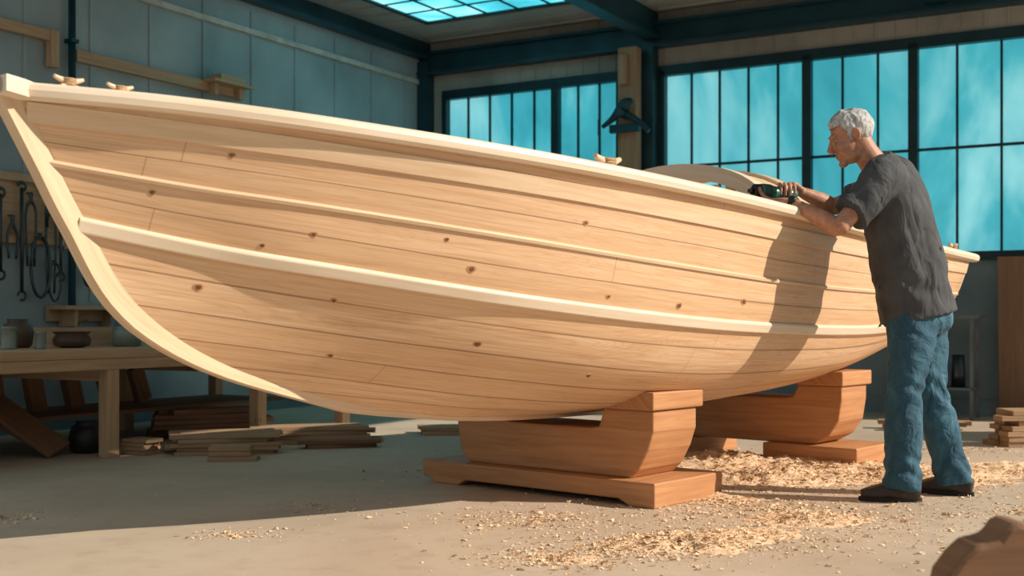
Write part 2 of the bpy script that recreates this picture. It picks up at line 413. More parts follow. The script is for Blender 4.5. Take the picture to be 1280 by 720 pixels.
hull=finish('planked_hull',bm,[M['hull'],M['pale']],boat,smooth=True,recalc=False)
sol=hull.modifiers.new('thick','SOLIDIFY'); sol.thickness=.022; sol.offset=-1
bm=bmesh.new(); uv=uvl(bm); rows=[]
for j,g in enumerate(gl):
    s,b,z=hull_pt(NU,g); rows.append([bm.verts.new(B(s-.01,b*k,z)) for k in (-1,-.5,0,.5,1)])
for a,b_ in zip(rows,rows[1:]):
    for k in range(4):
        f=bm.faces.new([a[k],a[k+1],b_[k+1],b_[k]])
        for l in f.loops: 
            co=l.vert.co; l[uv].uv=((co-BO).dot(BB),co.z)
tr=finish('transom',bm,[M['pale']],boat); so=tr.modifiers.new('t','SOLIDIFY'); so.thickness=.035; so.offset=0

def sweep(bm,frames,sect,close=True,mi=0,scale=None):
    uv=uvl(bm); rings=[]; run=0; lens=[]
    for q,(o,a,b) in enumerate(frames):
        if q: run+=(o-frames[q-1][0]).length
        k=scale[q] if scale else 1
        lens.append(run); rings.append([bm.verts.new(o+a*(x*k if x>0 else x)+b*y) for x,y in sect])
    n=len(sect)
    for q in range(len(rings)-1):
        acc=0
        for k in range(n):
            j=(k+1)%n; L=(V(sect[j])-V(sect[k])).length
            f=bm.faces.new([rings[q][k],rings[q][j],rings[q+1][j],rings[q+1][k]]); f.material_index=mi
            for l,(x,y) in zip(f.loops,((lens[q],acc),(lens[q],acc+L),(lens[q+1],acc+L),(lens[q+1],acc))): l[uv].uv=(x,y)
            acc+=L
    bm.faces.new(rings[0][::-1]); bm.faces.new(rings[-1])
def frames_on(g,sgn,i0=0,i1=NU):
    out=[]
    for i in range(i0,i1+1):
        p=[V((q[0],q[1]*sgn,q[2])) for q in (hull_pt(max(i-1,0),g),hull_pt(min(i+1,NU),g),hull_pt(i,max(g-.02,0)),hull_pt(i,min(g+.02,1)),hull_pt(i,g))]
        to=lambda q:B(q.x,q.y,q.z)
        T=(to(p[1])-to(p[0])).normalized(); G=(to(p[3])-to(p[2])).normalized()
        n=T.cross(G); n=n if n.dot(BB*sgn)>0 else -n
        n.normalize(); G=(G-T*G.dot(T)).normalized()
        out.append((to(p[4]),n,G))
    return out
for sgn,nm in ((1,'port'),(-1,'starboard')):
    bm=bmesh.new(); sweep(bm,frames_on(.5,sgn),[(-.004,-.028),(.012,-.028),(.018,-.022),(.018,.018),(.011,.026),(-.004,.026)])
    finish('rubbing_strake_'+nm,bm,[M['cap']],boat,bevel=.003)
    bm=bmesh.new(); sweep(bm,frames_on(.75,sgn),[(-.004,-.010),(.009,-.010),(.011,.002),(.004,.008),(-.004,.010)])
    finish('batten_'+nm,bm,[M['pale']],boat)
    bm=bmesh.new(); sweep(bm,frames_on(.905,sgn),[(-.004,-.0),(.010,-.0),(.010,.05),(.010,.066),(-.004,.066)])
    finish('sheer_plank_'+nm,bm,[M['pale']],boat)
    fr=[]
    for i in range(NU+1):
        a=hull_pt(max(i-1,0),1.0); b=hull_pt(min(i+1,NU),1.0); c=hull_pt(i,1.0)
        T=(B(b[0],b[1]*sgn,b[2])-B(a[0],a[1]*sgn,a[2])).normalized()
        n=T.cross(UP); n=n if n.dot(BB*sgn)>0 else -n; n.normalize()
        if i<6: n=(n*(i/6)+ (BB*sgn)*(1-i/6)).normalized()
        fr.append((B(c[0],c[1]*sgn,c[2]),n,UP))
    e0=hull_pt(0,1.0); fr=[(B(e0[0]-.06,0.02*sgn,e0[2]+.008),BB*sgn,UP)]+fr
    e1=hull_pt(NU,1.0); fr.append((B(e1[0]+.07,e1[1]*sgn-.005*sgn,e1[2]-.002),fr[-1][1],UP))
    bm=bmesh.new(); sweep(bm,fr,[(-.11,-.006),(.030,-.012),(.045,-.002),(.050,.018),(.045,.034),(.03,.044),(-.11,.046)])
    finish('cap_rail_'+nm,bm,[M['cap']],boat)
pr=[]; sc=[]
for k in range(41):
    g=1-k/40; s,b,z=hull_pt(0,g); pr.append((s,z)); sc.append(1 if g>.3 else .3+.7*g/.3)
pr=[(-2.912,1.598)]+pr; sc=[1]+sc
for i in range(4,NU+1,3):
    s,b,z=hull_pt(i,0); pr.append((s,z)); sc.append(.3)
fr=[]
for i,(s,z) in enumerate(pr):
    a=pr[max(i-1,0)]; b=pr[min(i+1,len(pr)-1)]
    T=V((b[0]-a[0],b[1]-a[1])).normalized(); n=V((T.y,-T.x))
    o=B(s,0,z); fr.append((o,BS*n.x+UP*n.y,BB))
bm=bmesh.new(); sweep(bm,fr,[(-.03,-.032),(.045,-.03),(.05,-.02),(.05,.02),(.045,.03),(-.03,.032)],scale=sc)
finish('stem_and_keel',bm,[M['pale']],boat)
bm=bmesh.new(); uv=uvl(bm); prev=None
for i in range(1,44):
    s,b,z=hull_pt(i,1.0); row=[bm.verts.new(B(s,b*k*.97,z-.012+.03*b*(1-k*k))) for k in (-1,-.6,-.2,.2,.6,1)]
    if prev:
        for k in range(5):
            f=bm.faces.new([prev[k],prev[k+1],row[k+1],row[k]])
            for l in f.loops: l[uv].uv=((l.vert.co-BO).dot(BS),(l.vert.co-BO).dot(BB))
    prev=row
d=finish('foredeck',bm,[M['pale']],boat); so=d.modifiers.new('t','SOLIDIFY'); so.thickness=.02; so.offset=-1
bm=bmesh.new()
for s0,w,z in ((.1,.85,1.05),(2.2,.78,1.02),(3.1,.66,1.05)): bbox(bm,s0-.13,s0+.13,-w,w,z-.02,z+.02)
finish('thwarts',bm,[M['pale']],boat)
bm=bmesh.new()
for iu in range(12,NU-2,7):
    for sgn in (1,-1):
        fr=[]
        for k in range(13):
            g=.06+.93*k/12; s,b,z=hull_pt(iu,g); s2,b2,z2=hull_pt(iu,min(g+.02,1)); s3,b3,z3=hull_pt(iu,max(g-.02,0))
            T=V((b2-b3,z2-z3)).normalized(); n=V((-T.y,T.x))
            fr.append((B(s,(b-.022)*sgn,z+.006),(BB*sgn*n.x+UP*n.y),BS))
        sweep(bm,fr,[(.0,-.015),(.03,-.015),(.03,.015),(.0,.015)])
finish('ribs',bm,[M['pale']],boat)
def arch(s0,s1,hw,zb,zt,th,name,mat='pale',ka=0,kb=24):
    bm=bmesh.new(); fr=[]
    for k in range(ka,kb+1):
        a=math.pi*k/24; x=hw*math.cos(a); z=zb+(zt-zb)*math.sin(a)**.8
        n=V((math.cos(a)/hw,math.sin(a)/(zt-zb))).normalized()
        fr.append((B(s0,x,z),BB*n.x+UP*n.y,BS))
    sweep(bm,fr,[(0,0),(0,s1-s0),(-th,s1-s0),(-th,0)])
    finish(name,bm,[M[mat]],boat)
arch(1.30,1.42,.62,1.33,1.72,.05,'cuddy_beam_1'); arch(.90,1.00,.63,1.33,1.715,.085,'cuddy_beam_2','cap')
arch(1.0,1.30,.605,1.33,1.70,.02,'cuddy_roof','pale',5,24)
bm=bmesh.new()
for b in (-.35,0,.35):
    for s in (.95,1.37): bbox(bm,s-.02,s+.02,b-.02,b+.02,1.1,1.33+.33*math.sqrt(1-(b/.6)**2)-.02)
bbox(bm,.90,.98,-.88,.88,1.30,1.335); bbox(bm,1.33,1.41,-.86,.86,1.29,1.325)
finish('cuddy_posts',bm,[M['pale']],boat)
def cleat(s,b,z,i,sc=1,coil=True):
    bm=bmesh.new()
    bbox(bm,s-.05*sc,s+.05*sc,b-.02*sc,b+.02*sc,z,z+.015*sc)
    tube(bm,[B(s-.085*sc,b,z+.055*sc),B(s-.04*sc,b,z+.04*sc),B(s,b,z+.038*sc),B(s+.04*sc,b,z+.04*sc),B(s+.085*sc,b,z+.055*sc)],[.010*sc,.016*sc,.018*sc,.016*sc,.010*sc])
    tube(bm,[B(s-.02*sc,b,z),B(s-.02*sc,b,z+.04*sc)],[.014*sc,.012*sc],sub=1); tube(bm,[B(s+.02*sc,b,z),B(s+.02*sc,b,z+.04*sc)],[.014*sc,.012*sc],sub=1)
    for q in range(3 if coil else 1):
        pts=[B(s+.03*sc*math.cos(a)*(1+.1*q),b+.028*sc*math.sin(a),z+(.02+.012*q)*sc) for a in [k*math.pi/6 for k in range(13)]]
        tube(bm,pts,[.008*sc]*13,sub=1,seg=8,mi=1)
    finish('cleat_%d'%i,bm,[M['pale'],M['rope']],boat)
cleat(-2.76,.10,1.592,1,.6); cleat(-2.62,.17,1.582,2,.55); cleat(-.80,.80,1.455,3,1.0); cleat(3.2,.72,1.31,4,.8)
knots=[(-2.30,.88),(-2.50,.70),(-2.14,.55),(-2.02,.63),(-1.52,.70),(-1.45,.59),(-1.0,.84),(-1.85,.42),(-1.25,.36),(-.62,.30),(-.80,.56),(-.30,.56),(-2.3,.40),(-1.75,.26),(.15,.62),(-2.42,.50)]
bm=bmesh.new()
def nearest_u(s,g):
    return min(range(NU+1),key=lambda i:abs(hull_pt(i,g)[0]-s))
for s,g in knots:
    iu=nearest_u(s,g); (o,n,G)=frames_on(g,1,iu,iu)[0]; T=n.cross(G)
    rr=random.uniform(.006,.011)
    for r,h,mi in ((rr*1.4,.0018,1),(rr*.85,.0028,0)):
        ang0=random.random(); el=random.uniform(1.1,1.5)
        vs=[bm.verts.new(o+n*h+T*r*el*math.cos(a)+G*r*math.sin(a)*(1+.15*math.sin(3*a+ang0))) for a in [2*math.pi*k/16 for k in range(16)]]
        v2=[bm.verts.new(v.co-n*.006) for v in vs]
        bm.faces.new(vs).material_index=mi
        for k in range(16): bm.faces.new([vs[k],vs[(k+1)%16],v2[(k+1)%16],v2[k]]).material_index=mi
finish('knots',bm,[M['knot'],M['knotring']],boat)

# ================================================================== CRADLES
def cradle(s0,s1,base,kz,hz,hb):
    e=empty('boat_cradle'); bm=bmesh.new()
    if base=='slab':
        out=[(-.80,.03),(-.80,.115),(.66,.115),(.66,0),(.52,0),(.46,.03),(-.5,.03),(-.55,0),(-.72,0),(-.74,.03)]
        prism(bm,out,B(s0-.08,0,0),BB,UP,BS,s1-s0+.22)
    else:
        for b0,b1 in ((.12,.72),(-.78,-.34)):
            prism(bm,[(b0,.0),(b0,.115),(b1,.115),(b1,.0)],B(s0-.06,0,0),BB,UP,BS,s1-s0+.16)
    finish('base',bm,[M['cradle']],e,bevel=.008)
    bm=bmesh.new()
    if base=='slab':
        L=[(-.54,.115),(-.60,.17),(-.63,kz)]; Rr=[(.60,kz),(.57,.25),(.52,.16),(.47,.115)]
    else:
        L=[(-.42,.115),(-.52,.16),(-.60,.24),(-.63,kz)]; Rr=[(.60,kz),(.58,.26),(.52,.17),(.42,.115)]
    hz0=hz-.085
    pts2=L+[(-.60,hz0),(-.34,hz0),(-.31,kz+.01),(-.26,kz),(.24,kz),(.29,kz+.01),(.32,hz0),(.60,hz0)]+Rr
    prism(bm,pts2,B(s0,0,0),BB,UP,BS,s1-s0)
    finish('saddle',bm,[M['cradle']],e,bevel=.01)
    bm=bmesh.new()
    bbox(bm,s0-.03,s1+.03,.33,.62,hz0+.001,hz); bbox(bm,s0-.03,s1+.03,-.62,-.33,hz0+.001,hz)
    finish('bilge_blocks',bm,[M['cradle']],e,bevel=.008)
    return e
cradle(-.17,.20,'slab',.338,.520,.46)
cradle(1.78,2.12,'feet',.385,.550,.46)

# ================================================================== MAN
man=empty('man')
F=V((-.88,.47,0)).normalized(); Lf=V((-.47,-.88,0)).normalized()
def wr(co,amp,sc,seedv=0):
    return noise.noise(V((co.x*sc+seedv,co.y*sc,co.z*sc)))*amp
bm=bmesh.new()
tube(bm,[(1.975,5.83,.860),(1.96,5.83,.93),(1.935,5.83,1.06),(1.905,5.83,1.20),(1.872,5.825,1.34),(1.85,5.82,1.46),(1.83,5.82,1.54),(1.79,5.815,1.60),(1.765,5.81,1.635)],
     [(.225,.188),(.220,.178),(.213,.168),(.222,.168),(.232,.170),(.228,.154),(.188,.122),(.105,.088),(.078,.076)],side=Lf,seg=32)
SL=V((1.84,5.82,1.525))+Lf*.185; SR=V((1.86,5.84,1.525))-Lf*.185
EL=V((1.52,5.58,1.28)); WL=V((1.335,5.765,1.418))
ER=V((1.64,6.13,1.43)); WR=V((1.455,6.065,1.50))
def lerp(a,b,t): return a+(b-a)*t
tube(bm,[lerp(SL,V((1.86,5.84,1.5)),.3),SL,lerp(SL,EL,.4),lerp(SL,EL,.76)],[.09,.097,.088,.086],seg=20)
tube(bm,[lerp(SR,V((1.86,5.84,1.5)),.3),SR,lerp(SR,ER,.4),lerp(SR,ER,.76)],[.09,.092,.08,.076],seg=20)
def shirt_post(co,n):
    # diagonal drag folds from the shoulder towards the hem plus soft crumple
    ph=co.z*30+co.x*42-co.y*18+5*noise.noise(co*4)
    k=math.exp(-((co.z-1.05)/.22)**2)*.8+math.exp(-((co.z-1.42)/.10)**2)*.5
    a=.006*k*math.sin(ph)
    a+=wr(V((co.x*1.0,co.y*1.0,co.z*.55)),.020,8)+wr(co,.006,20,4)
    return co+n*a
sh=remeshed('shirt',bm,M['shirt'],man,.010,5,shirt_post)
bm=bmesh.new()
HL=V((1.965,5.83,.86))+Lf*.095; HR=V((1.98,5.84,.86))-Lf*.095
KL=V((1.85,5.665,.49)); AL=V((1.825,5.62,.085)); KR=V((2.045,5.87,.49)); AR=V((2.15,5.83,.085))
tube(bm,[(1.96,5.83,.99),(1.965,5.83,.92),(1.975,5.835,.84),(1.97,5.835,.79)],[(.17,.13),(.185,.150),(.185,.155),(.13,.11)],side=Lf,seg=28)
tube(bm,[HL+V((0,0,.04)),lerp(HL,KL,.35),KL,lerp(KL,AL,.35),lerp(KL,AL,.75),AL-V((0,0,.03))],[.118,.110,.084,.086,.080,.088],seg=22)
tube(bm,[HR+V((0,0,.04)),lerp(HR,KR,.35),KR,lerp(KR,AR,.35),lerp(KR,AR,.75),AR-V((0,0,.03))],[.118,.108,.084,.086,.080,.088],seg=22)
def jean_post(co,n):
    z=co.z; k=math.exp(-((z-.13)/.08)**2)*.9+math.exp(-((z-.50)/.10)**2)*.7+math.exp(-((z-.80)/.05)**2)*.5+.10
    a=.008*k*math.sin(z*62+co.x*38+co.y*22+6*noise.noise(co*5))+wr(V((co.x,co.y,co.z*.6)),.012,8,9)
    return co+n*a
remeshed('jeans',bm,M['jeans'],man,.009,4,jean_post)
def shoe(name,ank,d):
    d=V(d).normalized(); sd=V((-d.y,d.x,0))
    bm=bmesh.new(); a=V((ank.x,ank.y,0))
    tube(bm,[a-d*.085+UP*.045,a-d*.05+UP*.05,a+UP*.052,a+d*.07+UP*.045,a+d*.13+UP*.036,a+d*.185+UP*.03],[(.028,.038),(.040,.05),(.042,.052),(.046,.045),(.048,.036),(.03,.022)],side=sd,seg=20)
    tube(bm,[a+UP*.03,a-d*.008+UP*.11],[.045,.05],sub=1,seg=18)
    def post(co,n): 
        if co.z<.004: co.z=.004
        return co
    remeshed(name,bm,M['shoe'],man,.007,4,post)
    bm=bmesh.new(); out=[]
    for k in range(24):
        an=2*math.pi*k/24; x=math.cos(an); y=math.sin(an)
        out.append((.052+.145*x, y*(.040+.010*x)))
    prism(bm,out,a,d,sd,UP,.02); finish(name+'_sole',bm,[M['sole']],man,bevel=.003)
shoe('left_shoe',AL,(-.97,.18,0)); shoe('right_shoe',AR,(-.80,.50,0))
def finger(bm,pts,r): tube(bm,pts,[r*1.08,r,r*.95,r*.82][:len(pts)] if len(pts)==4 else [r]*len(pts),seg=10,sub=3)
bm=bmesh.new()
tube(bm,[lerp(SL,EL,.5),lerp(SL,EL,.85),EL,lerp(EL,WL,.3),lerp(EL,WL,.75),WL],[.050,.044,.041,.042,.031,(.029,.024)],seg=18)
tube(bm,[lerp(EL,WL,.92),V((1.312,5.795,1.424)),V((1.285,5.835,1.425)),V((1.262,5.872,1.426))],[(.028,.022),(.036,.018),(.042,.016),(.040,.013)],side=V((.85,.5,0)),seg=18)
for k in range(4):
    x=1.292-.022*k; y0=5.885-.009*k; ln=(.88,1.0,.96,.78)[3-k]
    finger(bm,[(x,y0-.02,1.424),(x-.004,y0+.035*ln,1.424),(x-.006,y0+.082*ln,1.442),(x-.004,y0+.092*ln,1.482)],.0092)
finger(bm,[(1.275,5.822,1.428),(1.243,5.85,1.444),(1.222,5.880,1.472),(1.215,5.892,1.503)],.0105)
remeshed('left_arm_and_hand',bm,M['skin'],man,.0042,3)
bm=bmesh.new()
tube(bm,[lerp(SR,ER,.5),lerp(SR,ER,.85),ER,lerp(ER,WR,.3),lerp(ER,WR,.8),WR],[.050,.045,.044,.044,.032,(.029,.024)],seg=18)
tube(bm,[lerp(ER,WR,.92),V((1.428,6.052,1.513)),V((1.40,6.038,1.524)),V((1.378,6.02,1.527))],[(.027,.022),(.036,.018),(.041,.016),(.038,.013)],side=V((.6,-.3,.1)),seg=18)
for k in range(4):
    x=1.412-.023*k; ln=(.8,1.0,1.02,.92)[k]
    finger(bm,[(x,6.035,1.525),(x-.006,5.988,1.530),(x-.010,5.947,1.508),(x-.012,5.945-.0*ln,1.508-.045*ln)],.0092)
finger(bm,[(1.385,6.05,1.512),(1.352,6.05,1.498),(1.332,6.04,1.472),(1.325,6.015,1.45)],.0105)
remeshed('right_arm_and_hand',bm,M['skin'],man,.0042,3)
bm=bmesh.new(); d=(WL-EL).normalized(); c=lerp(EL,WL,.93)
tube(bm,[c-d*.011,c+d*.011],[.033,.032],seg=24,sub=1)
up=(UP-d*UP.dot(d)).normalized(); near=d.cross(up); near=near if near.y<0 else -near
nn=(near*.8+up*.6).normalized(); tube(bm,[c+nn*.028,c+nn*.041],[.018,.016],seg=18,sub=1)
finish('wristwatch',bm,[M['watch']],man)
fx=V((-.93,.10,-.34)).normalized(); ly=(V((-.10,-1,0))-fx*V((-.10,-1,0)).dot(fx)).normalized(); uz=fx.cross(ly); 
if uz.z<0: uz=-uz
R=Matrix((fx,ly,uz)).transposed(); H=V((1.638,5.80,1.732))
def hp(x,y,z): return H+fx*x+ly*y+uz*z
bm=bmesh.new()
E=lambda x,y,z,r:ellip(bm,hp(x,y,z),r,R)
E(-.015,0,.035,(.100,.079,.090)); E(.028,0,-.03,(.066,.063,.088)); E(.02,0,-.085,(.064,.055,.038)); E(.076,0,-.108,(.023,.027,.019))
E(.078,0,.030,(.022,.058,.013)); E(.060,.038,-.028,(.030,.026,.026)); E(.060,-.038,-.028,(.030,.026,.026))
E(.088,0,-.063,(.013,.025,.007)); E(.087,0,-.078,(.012,.021,.008))
tube(bm,[hp(.086,0,.022),hp(.104,0,-.008),hp(.121,0,-.034)],[.010,.012,.014],seg=12)
E(.108,0,-.040,(.014,.020,.010))
for sg in (1,-1):
    ear=[hp(-.012,sg*.074,-.03),hp(-.022,sg*.086,-.01),hp(-.024,sg*.090,.015),hp(-.006,sg*.086,.028),hp(.004,sg*.078,.008)]
    tube(bm,ear,[.009,.009,.009,.008,.006],seg=8); E(-.008,sg*.078,.002,(.016,.006,.024))
tube(bm,[hp(-.03,0,.0),hp(-.035,0,-.07),V((1.755,5.81,1.60)),V((1.80,5.82,1.54))],[.06,.060,.066,.075],seg=22)
remeshed('head',bm,M['skin'],man,.0045,2)
bm=bmesh.new()
for sg in (1,-1):
    ellip(bm,hp(.0775,sg*.031,.006),(.0085,.0115,.0055),R,16,0); ellip(bm,hp(.083,sg*.031,.005),(.0045,.0048,.0045),R,12,1)
    tube(bm,[hp(.093,sg*.012,.030),hp(.093,sg*.030,.036),hp(.080,sg*.052,.030)],[.003,.0042,.002],seg=8,mi=2)
finish('eyes_and_brows',bm,[M['eyew'],M['iris'],M['brow']],man)
bm=bmesh.new(); ellip(bm,hp(.0962,0,-.0705),(.0035,.019,.0025),R,16); finish('mouth',bm,[M['lip']],man)
bm=bmesh.new(); bmesh.ops.create_uvsphere(bm,u_segments=96,v_segments=64,radius=1)
kill=[]
for v in bm.verts:
    x,y,z=v.co; p=V((-.018+x*.107,y*.0865,.042+z*.097))
    if p.x>.045: line=.066+ (0.085-p.x)*.1
    elif p.x>.0: line=.005+ (p.x/.045)**2*.061
    elif p.x>-.03: line=.012
    else: line=-.062
    if p.x>.0 and p.x<.028 and abs(p.y)>.05: line=-.018
    if p.z<line: kill.append(v)
    nz=noise.noise(V((p.x*60,p.y*60,p.z*25)))*.006+noise.noise(p*26)*.006+noise.noise(V((p.x*30,p.y*120,p.z*60)))*.003
    quiff=.012*max(0,min(1,(p.x+.02)/.08))*max(0,(p.z-.07)/.07)
    pd=p.normalized(); p=p+pd*(nz+quiff); v.co=hp(p.x,p.y,p.z)
bmesh.ops.delete(bm,geom=kill,context='VERTS')
hr=finish('hair',bm,[M['hair']],man,smooth=True,recalc=True); so=hr.modifiers.new('t','SOLIDIFY'); so.thickness=.012; so.offset=-1

# ================================================================== POWER TOOL
tool=empty('power_sander')
A=V((1.195,5.93,1.487)); C=V((1.42,6.005,1.474)); d=(C-A).normalized()
bm=bmesh.new()
tube(bm,[A+d*.03,A+d*.035,A+d*.09,A+d*.11,A+d*.17,A+d*.225,A+d*.235],[.034,.040,.040,.035,.032,.034,.026],seg=24,sub=1,mi=0)
tube(bm,[A-d*.004,A+d*.0,A+d*.028,A+d*.032],[.030,.036,.038,.034],seg=24,sub=1,mi=1)
tube(bm,[A-d*.03,A-d*.004],[.010,.013],seg=14,sub=1,mi=2)
for q in range(5): tube(bm,[A+d*(.045+.009*q),A+d*(.048+.009*q)],[.0415,.0415],seg=24,sub=1,mi=1)
cyl(bm,A+d*.012-UP*.03,A+d*.012-UP*.062,.014,.022,mi=2); cyl(bm,A+d*.012-UP*.060,A+d*.012-UP*.072,.045,.045,mi=1)
finish('body',bm,[M['green'],M['black'],M['steel']],tool)

# ================================================================== WORKBENCH
bench=empty('workbench'); bm=bmesh.new()
for q in range(5):
    t0=.36+.30*q; wbox(bm,t0,t0+.294,3.6,8.2,.615,.672)
wbox(bm,1.80,1.85,3.6,8.2,.545,.614)
finish('top',bm,[M['bench']],bench,bevel=.004)
bm=bmesh.new()
for s in (3.75,4.72,6.07,7.6):
    for t in (.42,1.76): wbox(bm,t,t+.085,s,s+.09,0,.545 if t>1 else .615)
    wbox(bm,.505,1.76,s+.02,s+.07,.47,.54)
finish('legs',bm,[M['bench']],bench,bevel=.004)
bm=bmesh.new(); wbox(bm,.45,1.2,3.8,7.9,.20,.225); finish('lower_shelf',bm,[M['old']],bench)
def can(t,s,r,h,m,name='paint_can',z=.672):
    bm=bmesh.new(); lathe(bm,W(t,s,z),[(r*.96,0),(r,.004),(r,h*.12),(r*.97,h*.14),(r*.97,h*.86),(r,h*.88),(r,h),(r*.85,h),(r*.83,h-.008)])
    finish(name,bm,[m],None)
can(1.45,6.57,.045,.14,M['can']); can(1.3,6.45,.05,.13,M['grey']); can(1.55,6.42,.035,.11,M['can'])
bm=bmesh.new(); lathe(bm,W(1.4,6.06,.672),[(.06,0),(.11,.015),(.12,.05),(.10,.085),(.115,.10),(.12,.105),(.09,.105)]); finish('mortar_bowl',bm,[M['clay']])
bm=bmesh.new(); lathe(bm,W(1.12,6.25,.672),[(.07,0),(.09,.02),(.10,.1),(.085,.15),(.06,.16),(.065,.185),(.05,.185)]); finish('brown_jar',bm,[M['clay']])
bm=bmesh.new(); lathe(bm,W(1.4,5.61,.672),[(.08,0),(.095,.01),(.095,.10),(.085,.125),(.09,.135),(.075,.135)]); finish('stoneware_crock',bm,[M['can']])
bm=bmesh.new(); lathe(bm,W(1.1,5.45,.672),[(.05,0),(.06,.02),(.055,.12),(.02,.16),(.022,.2)]); finish('glass_bottle',bm,[M['grey']])
bm=bmesh.new()
wbox(bm,.9,.92,5.55,6.0,.672,.80); wbox(bm,1.2,1.22,5.55,6.0,.672,.80); wbox(bm,.92,1.2,5.55,5.57,.672,.80); wbox(bm,.92,1.2,5.98,6.0,.672,.80); wbox(bm,.92,1.2,5.57,5.98,.672,.69)
finish('wooden_crate',bm,[M['bench']])
e=empty('wall_shelf'); bm=bmesh.new(); wbox(bm,.014,.24,4.5,5.15,.93,.96); wbox(bm,.014,.05,4.5,5.15,.84,.93); wbox(bm,.014,.2,4.6,4.63,.80,.93); wbox(bm,.014,.2,5.0,5.03,.80,.93); finish('boards',bm,[M['bench']],e)
e=empty('tool_board'); bm=bmesh.new(); wbox(bm,.014,.04,5.02,6.9,1.44,1.92); wbox(bm,.04,.07,5.0,6.9,1.88,1.94); wbox(bm,.04,.07,5.0,6.9,1.42,1.47); wbox(bm,.014,.07,4.98,5.02,1.40,1.96)
finish('backboard',bm,[M['bench']],e)
bm=bmesh.new()
def hang(s,z0,z1,r,kind):
    cyl(bm,W(.03,s,z1),W(.10,s,z1),.006,mi=0)
    if kind=='spanner':
        tube(bm,[W(.09,s,z1-.03),W(.09,s,z0+.05)],[r,r],seg=8,sub=1)
        for zz in (z1-.02,z0+.03):
            tube(bm,[W(.09,s+.035*math.cos(a),zz+.035*math.sin(a)) for a in [k*math.pi/5 for k in range(9)]],[.010]*9,seg=8,sub=1)
    if kind=='coil':
        for q in range(4):
            rr=(z1-z0)*.46; tube(bm,[W(.085+.008*q,s+rr*.38*math.cos(a)+.006*q,(z0+z1)/2+rr*math.sin(a)) for a in [k*math.pi/10 for k in range(21)]],[r]*21,seg=8,sub=1)
    if kind=='pliers':
        for g in (-1,1):
            tube(bm,[W(.09,s-.012*g,z1),W(.09,s+.004*g,z1-.06),W(.09,s+.045*g,z1-.16),W(.09,s+.03*g,z0)],[.010,.013,.010,.009],seg=8)
    if kind=='hammer':
        tube(bm,[W(.09,s,z1),W(.09,s,z0)],[.012,.015],seg=8,sub=1); tube(bm,[W(.09,s-.07,z1),W(.09,s+.02,z1),W(.09,s+.06,z1)],[.016,.022,.024],seg=10,sub=1)
hang(5.42,1.0,1.86,.014,'spanner'); hang(5.60,1.15,1.80,.012,'spanner'); hang(5.25,1.0,1.50,.012,'coil'); hang(5.16,1.05,1.72,.010,'pliers'); hang(5.75,1.1,1.6,.012,'coil'); hang(5.34,1.25,1.80,.010,'pliers'); hang(5.07,1.15,1.62,.012,'spanner'); hang(6.0,1.2,1.8,.012,'spanner'); hang(4.80,1.1,1.42,.010,'coil')
hang(5.50,1.30,1.62,.010,'pliers'); hang(4.68,1.15,1.50,.01,'hammer'); hang(5.20,1.55,1.84,.01,'hammer'); hang(4.55,1.1,1.45,.010,'pliers'); hang(5.12,.98,1.30,.009,'coil')
finish('hanging_tools',bm,[M['steel']],e)
bm=bmesh.new(); wbox(bm,.014,.07,3.05,4.9,2.87,2.96); wbox(bm,.07,.22,3.05,3.55,2.94,2.965); wbox(bm,.07,.14,3.1,3.15,2.84,2.94); wbox(bm,.07,.14,3.42,3.47,2.84,2.94); wbox(bm,.07,.2,3.15,3.45,2.965,3.02)
finish('wall_rack',bm,[M['bench']],bevel=.004)
bm=bmesh.new(); wbox(bm,.014,.07,5.1,7.5,2.98,3.06); wbox(bm,.014,.09,5.08,5.15,2.78,3.06); finish('wall_rack',bm,[M['bench']],bevel=.004)
bm=bmesh.new(); tube(bm,[W(.06,4.94,0.2),W(.06,4.94,3.48)],[.028,.028],seg=14,sub=1); 
for z in (.8,1.9,3.0): wbox(bm,.015,.1,4.905,4.975,z,z+.03)
finish('conduit_pipe',bm,[M['teal']])

# ================================================================== LUMBER
def stack(name,c,n,ln,ang,mat,w=.12,th=.028,layers=3,spread=.05):
    bm=bmesh.new(); z=0
    for L in range(layers):
        for q in range(n):
            a=ang+random.uniform(-.10,.10); ax=(V((math.cos(a),math.sin(a),0)),V((-math.sin(a),math.cos(a),0)),UP)
            l=ln*random.uniform(.7,1)
            cc=V((c[0],c[1],0))+ax[1]*((q-(n-1)/2)*w*1.25+random.uniform(-.01,.01))+ax[0]*random.uniform(-spread,spread)+UP*(z+th/2)
            add_box(bm,cc,ax,(l/2,w/2,th/2-.001))
        z+=th
    return finish(name,bm,[mat],bevel=.002)
stack('lumber_stack',(-1.85,7.75),3,.75,.25,M['lumber'],layers=5,th=.026)
stack('lumber_stack',(-1.70,7.28),1,.30,.15,M['lumber'],layers=3,th=.03,w=.16,spread=.02)
stack('lumber_stack',(-2.35,7.62),1,.22,-.5,M['lumber'],layers=4,th=.025,w=.15,spread=.02)
stack('lumber_stack',(-1.38,8.35),2,.95,.20,M['lumber'],layers=4,th=.03)
stack('lumber_stack',(-1.15,8.0),1,.62,.25,M['old'],layers=2,th=.028,spread=.02)
stack('lumber_stack',(-2.2,8.75),2,.9,.5,M['old'],layers=6,th=.035)
stack('lumber_stack',(-.35,9.0),2,.8,.05,M['lumber'],layers=2,th=.03)
stack('lumber_stack',(3.52,8.15),2,.5,.1,M['lumber'],layers=7,th=.035)
stack('lumber_stack',(3.15,9.3),2,.7,-.2,M['lumber'],layers=2,th=.035)
bm=bmesh.new()
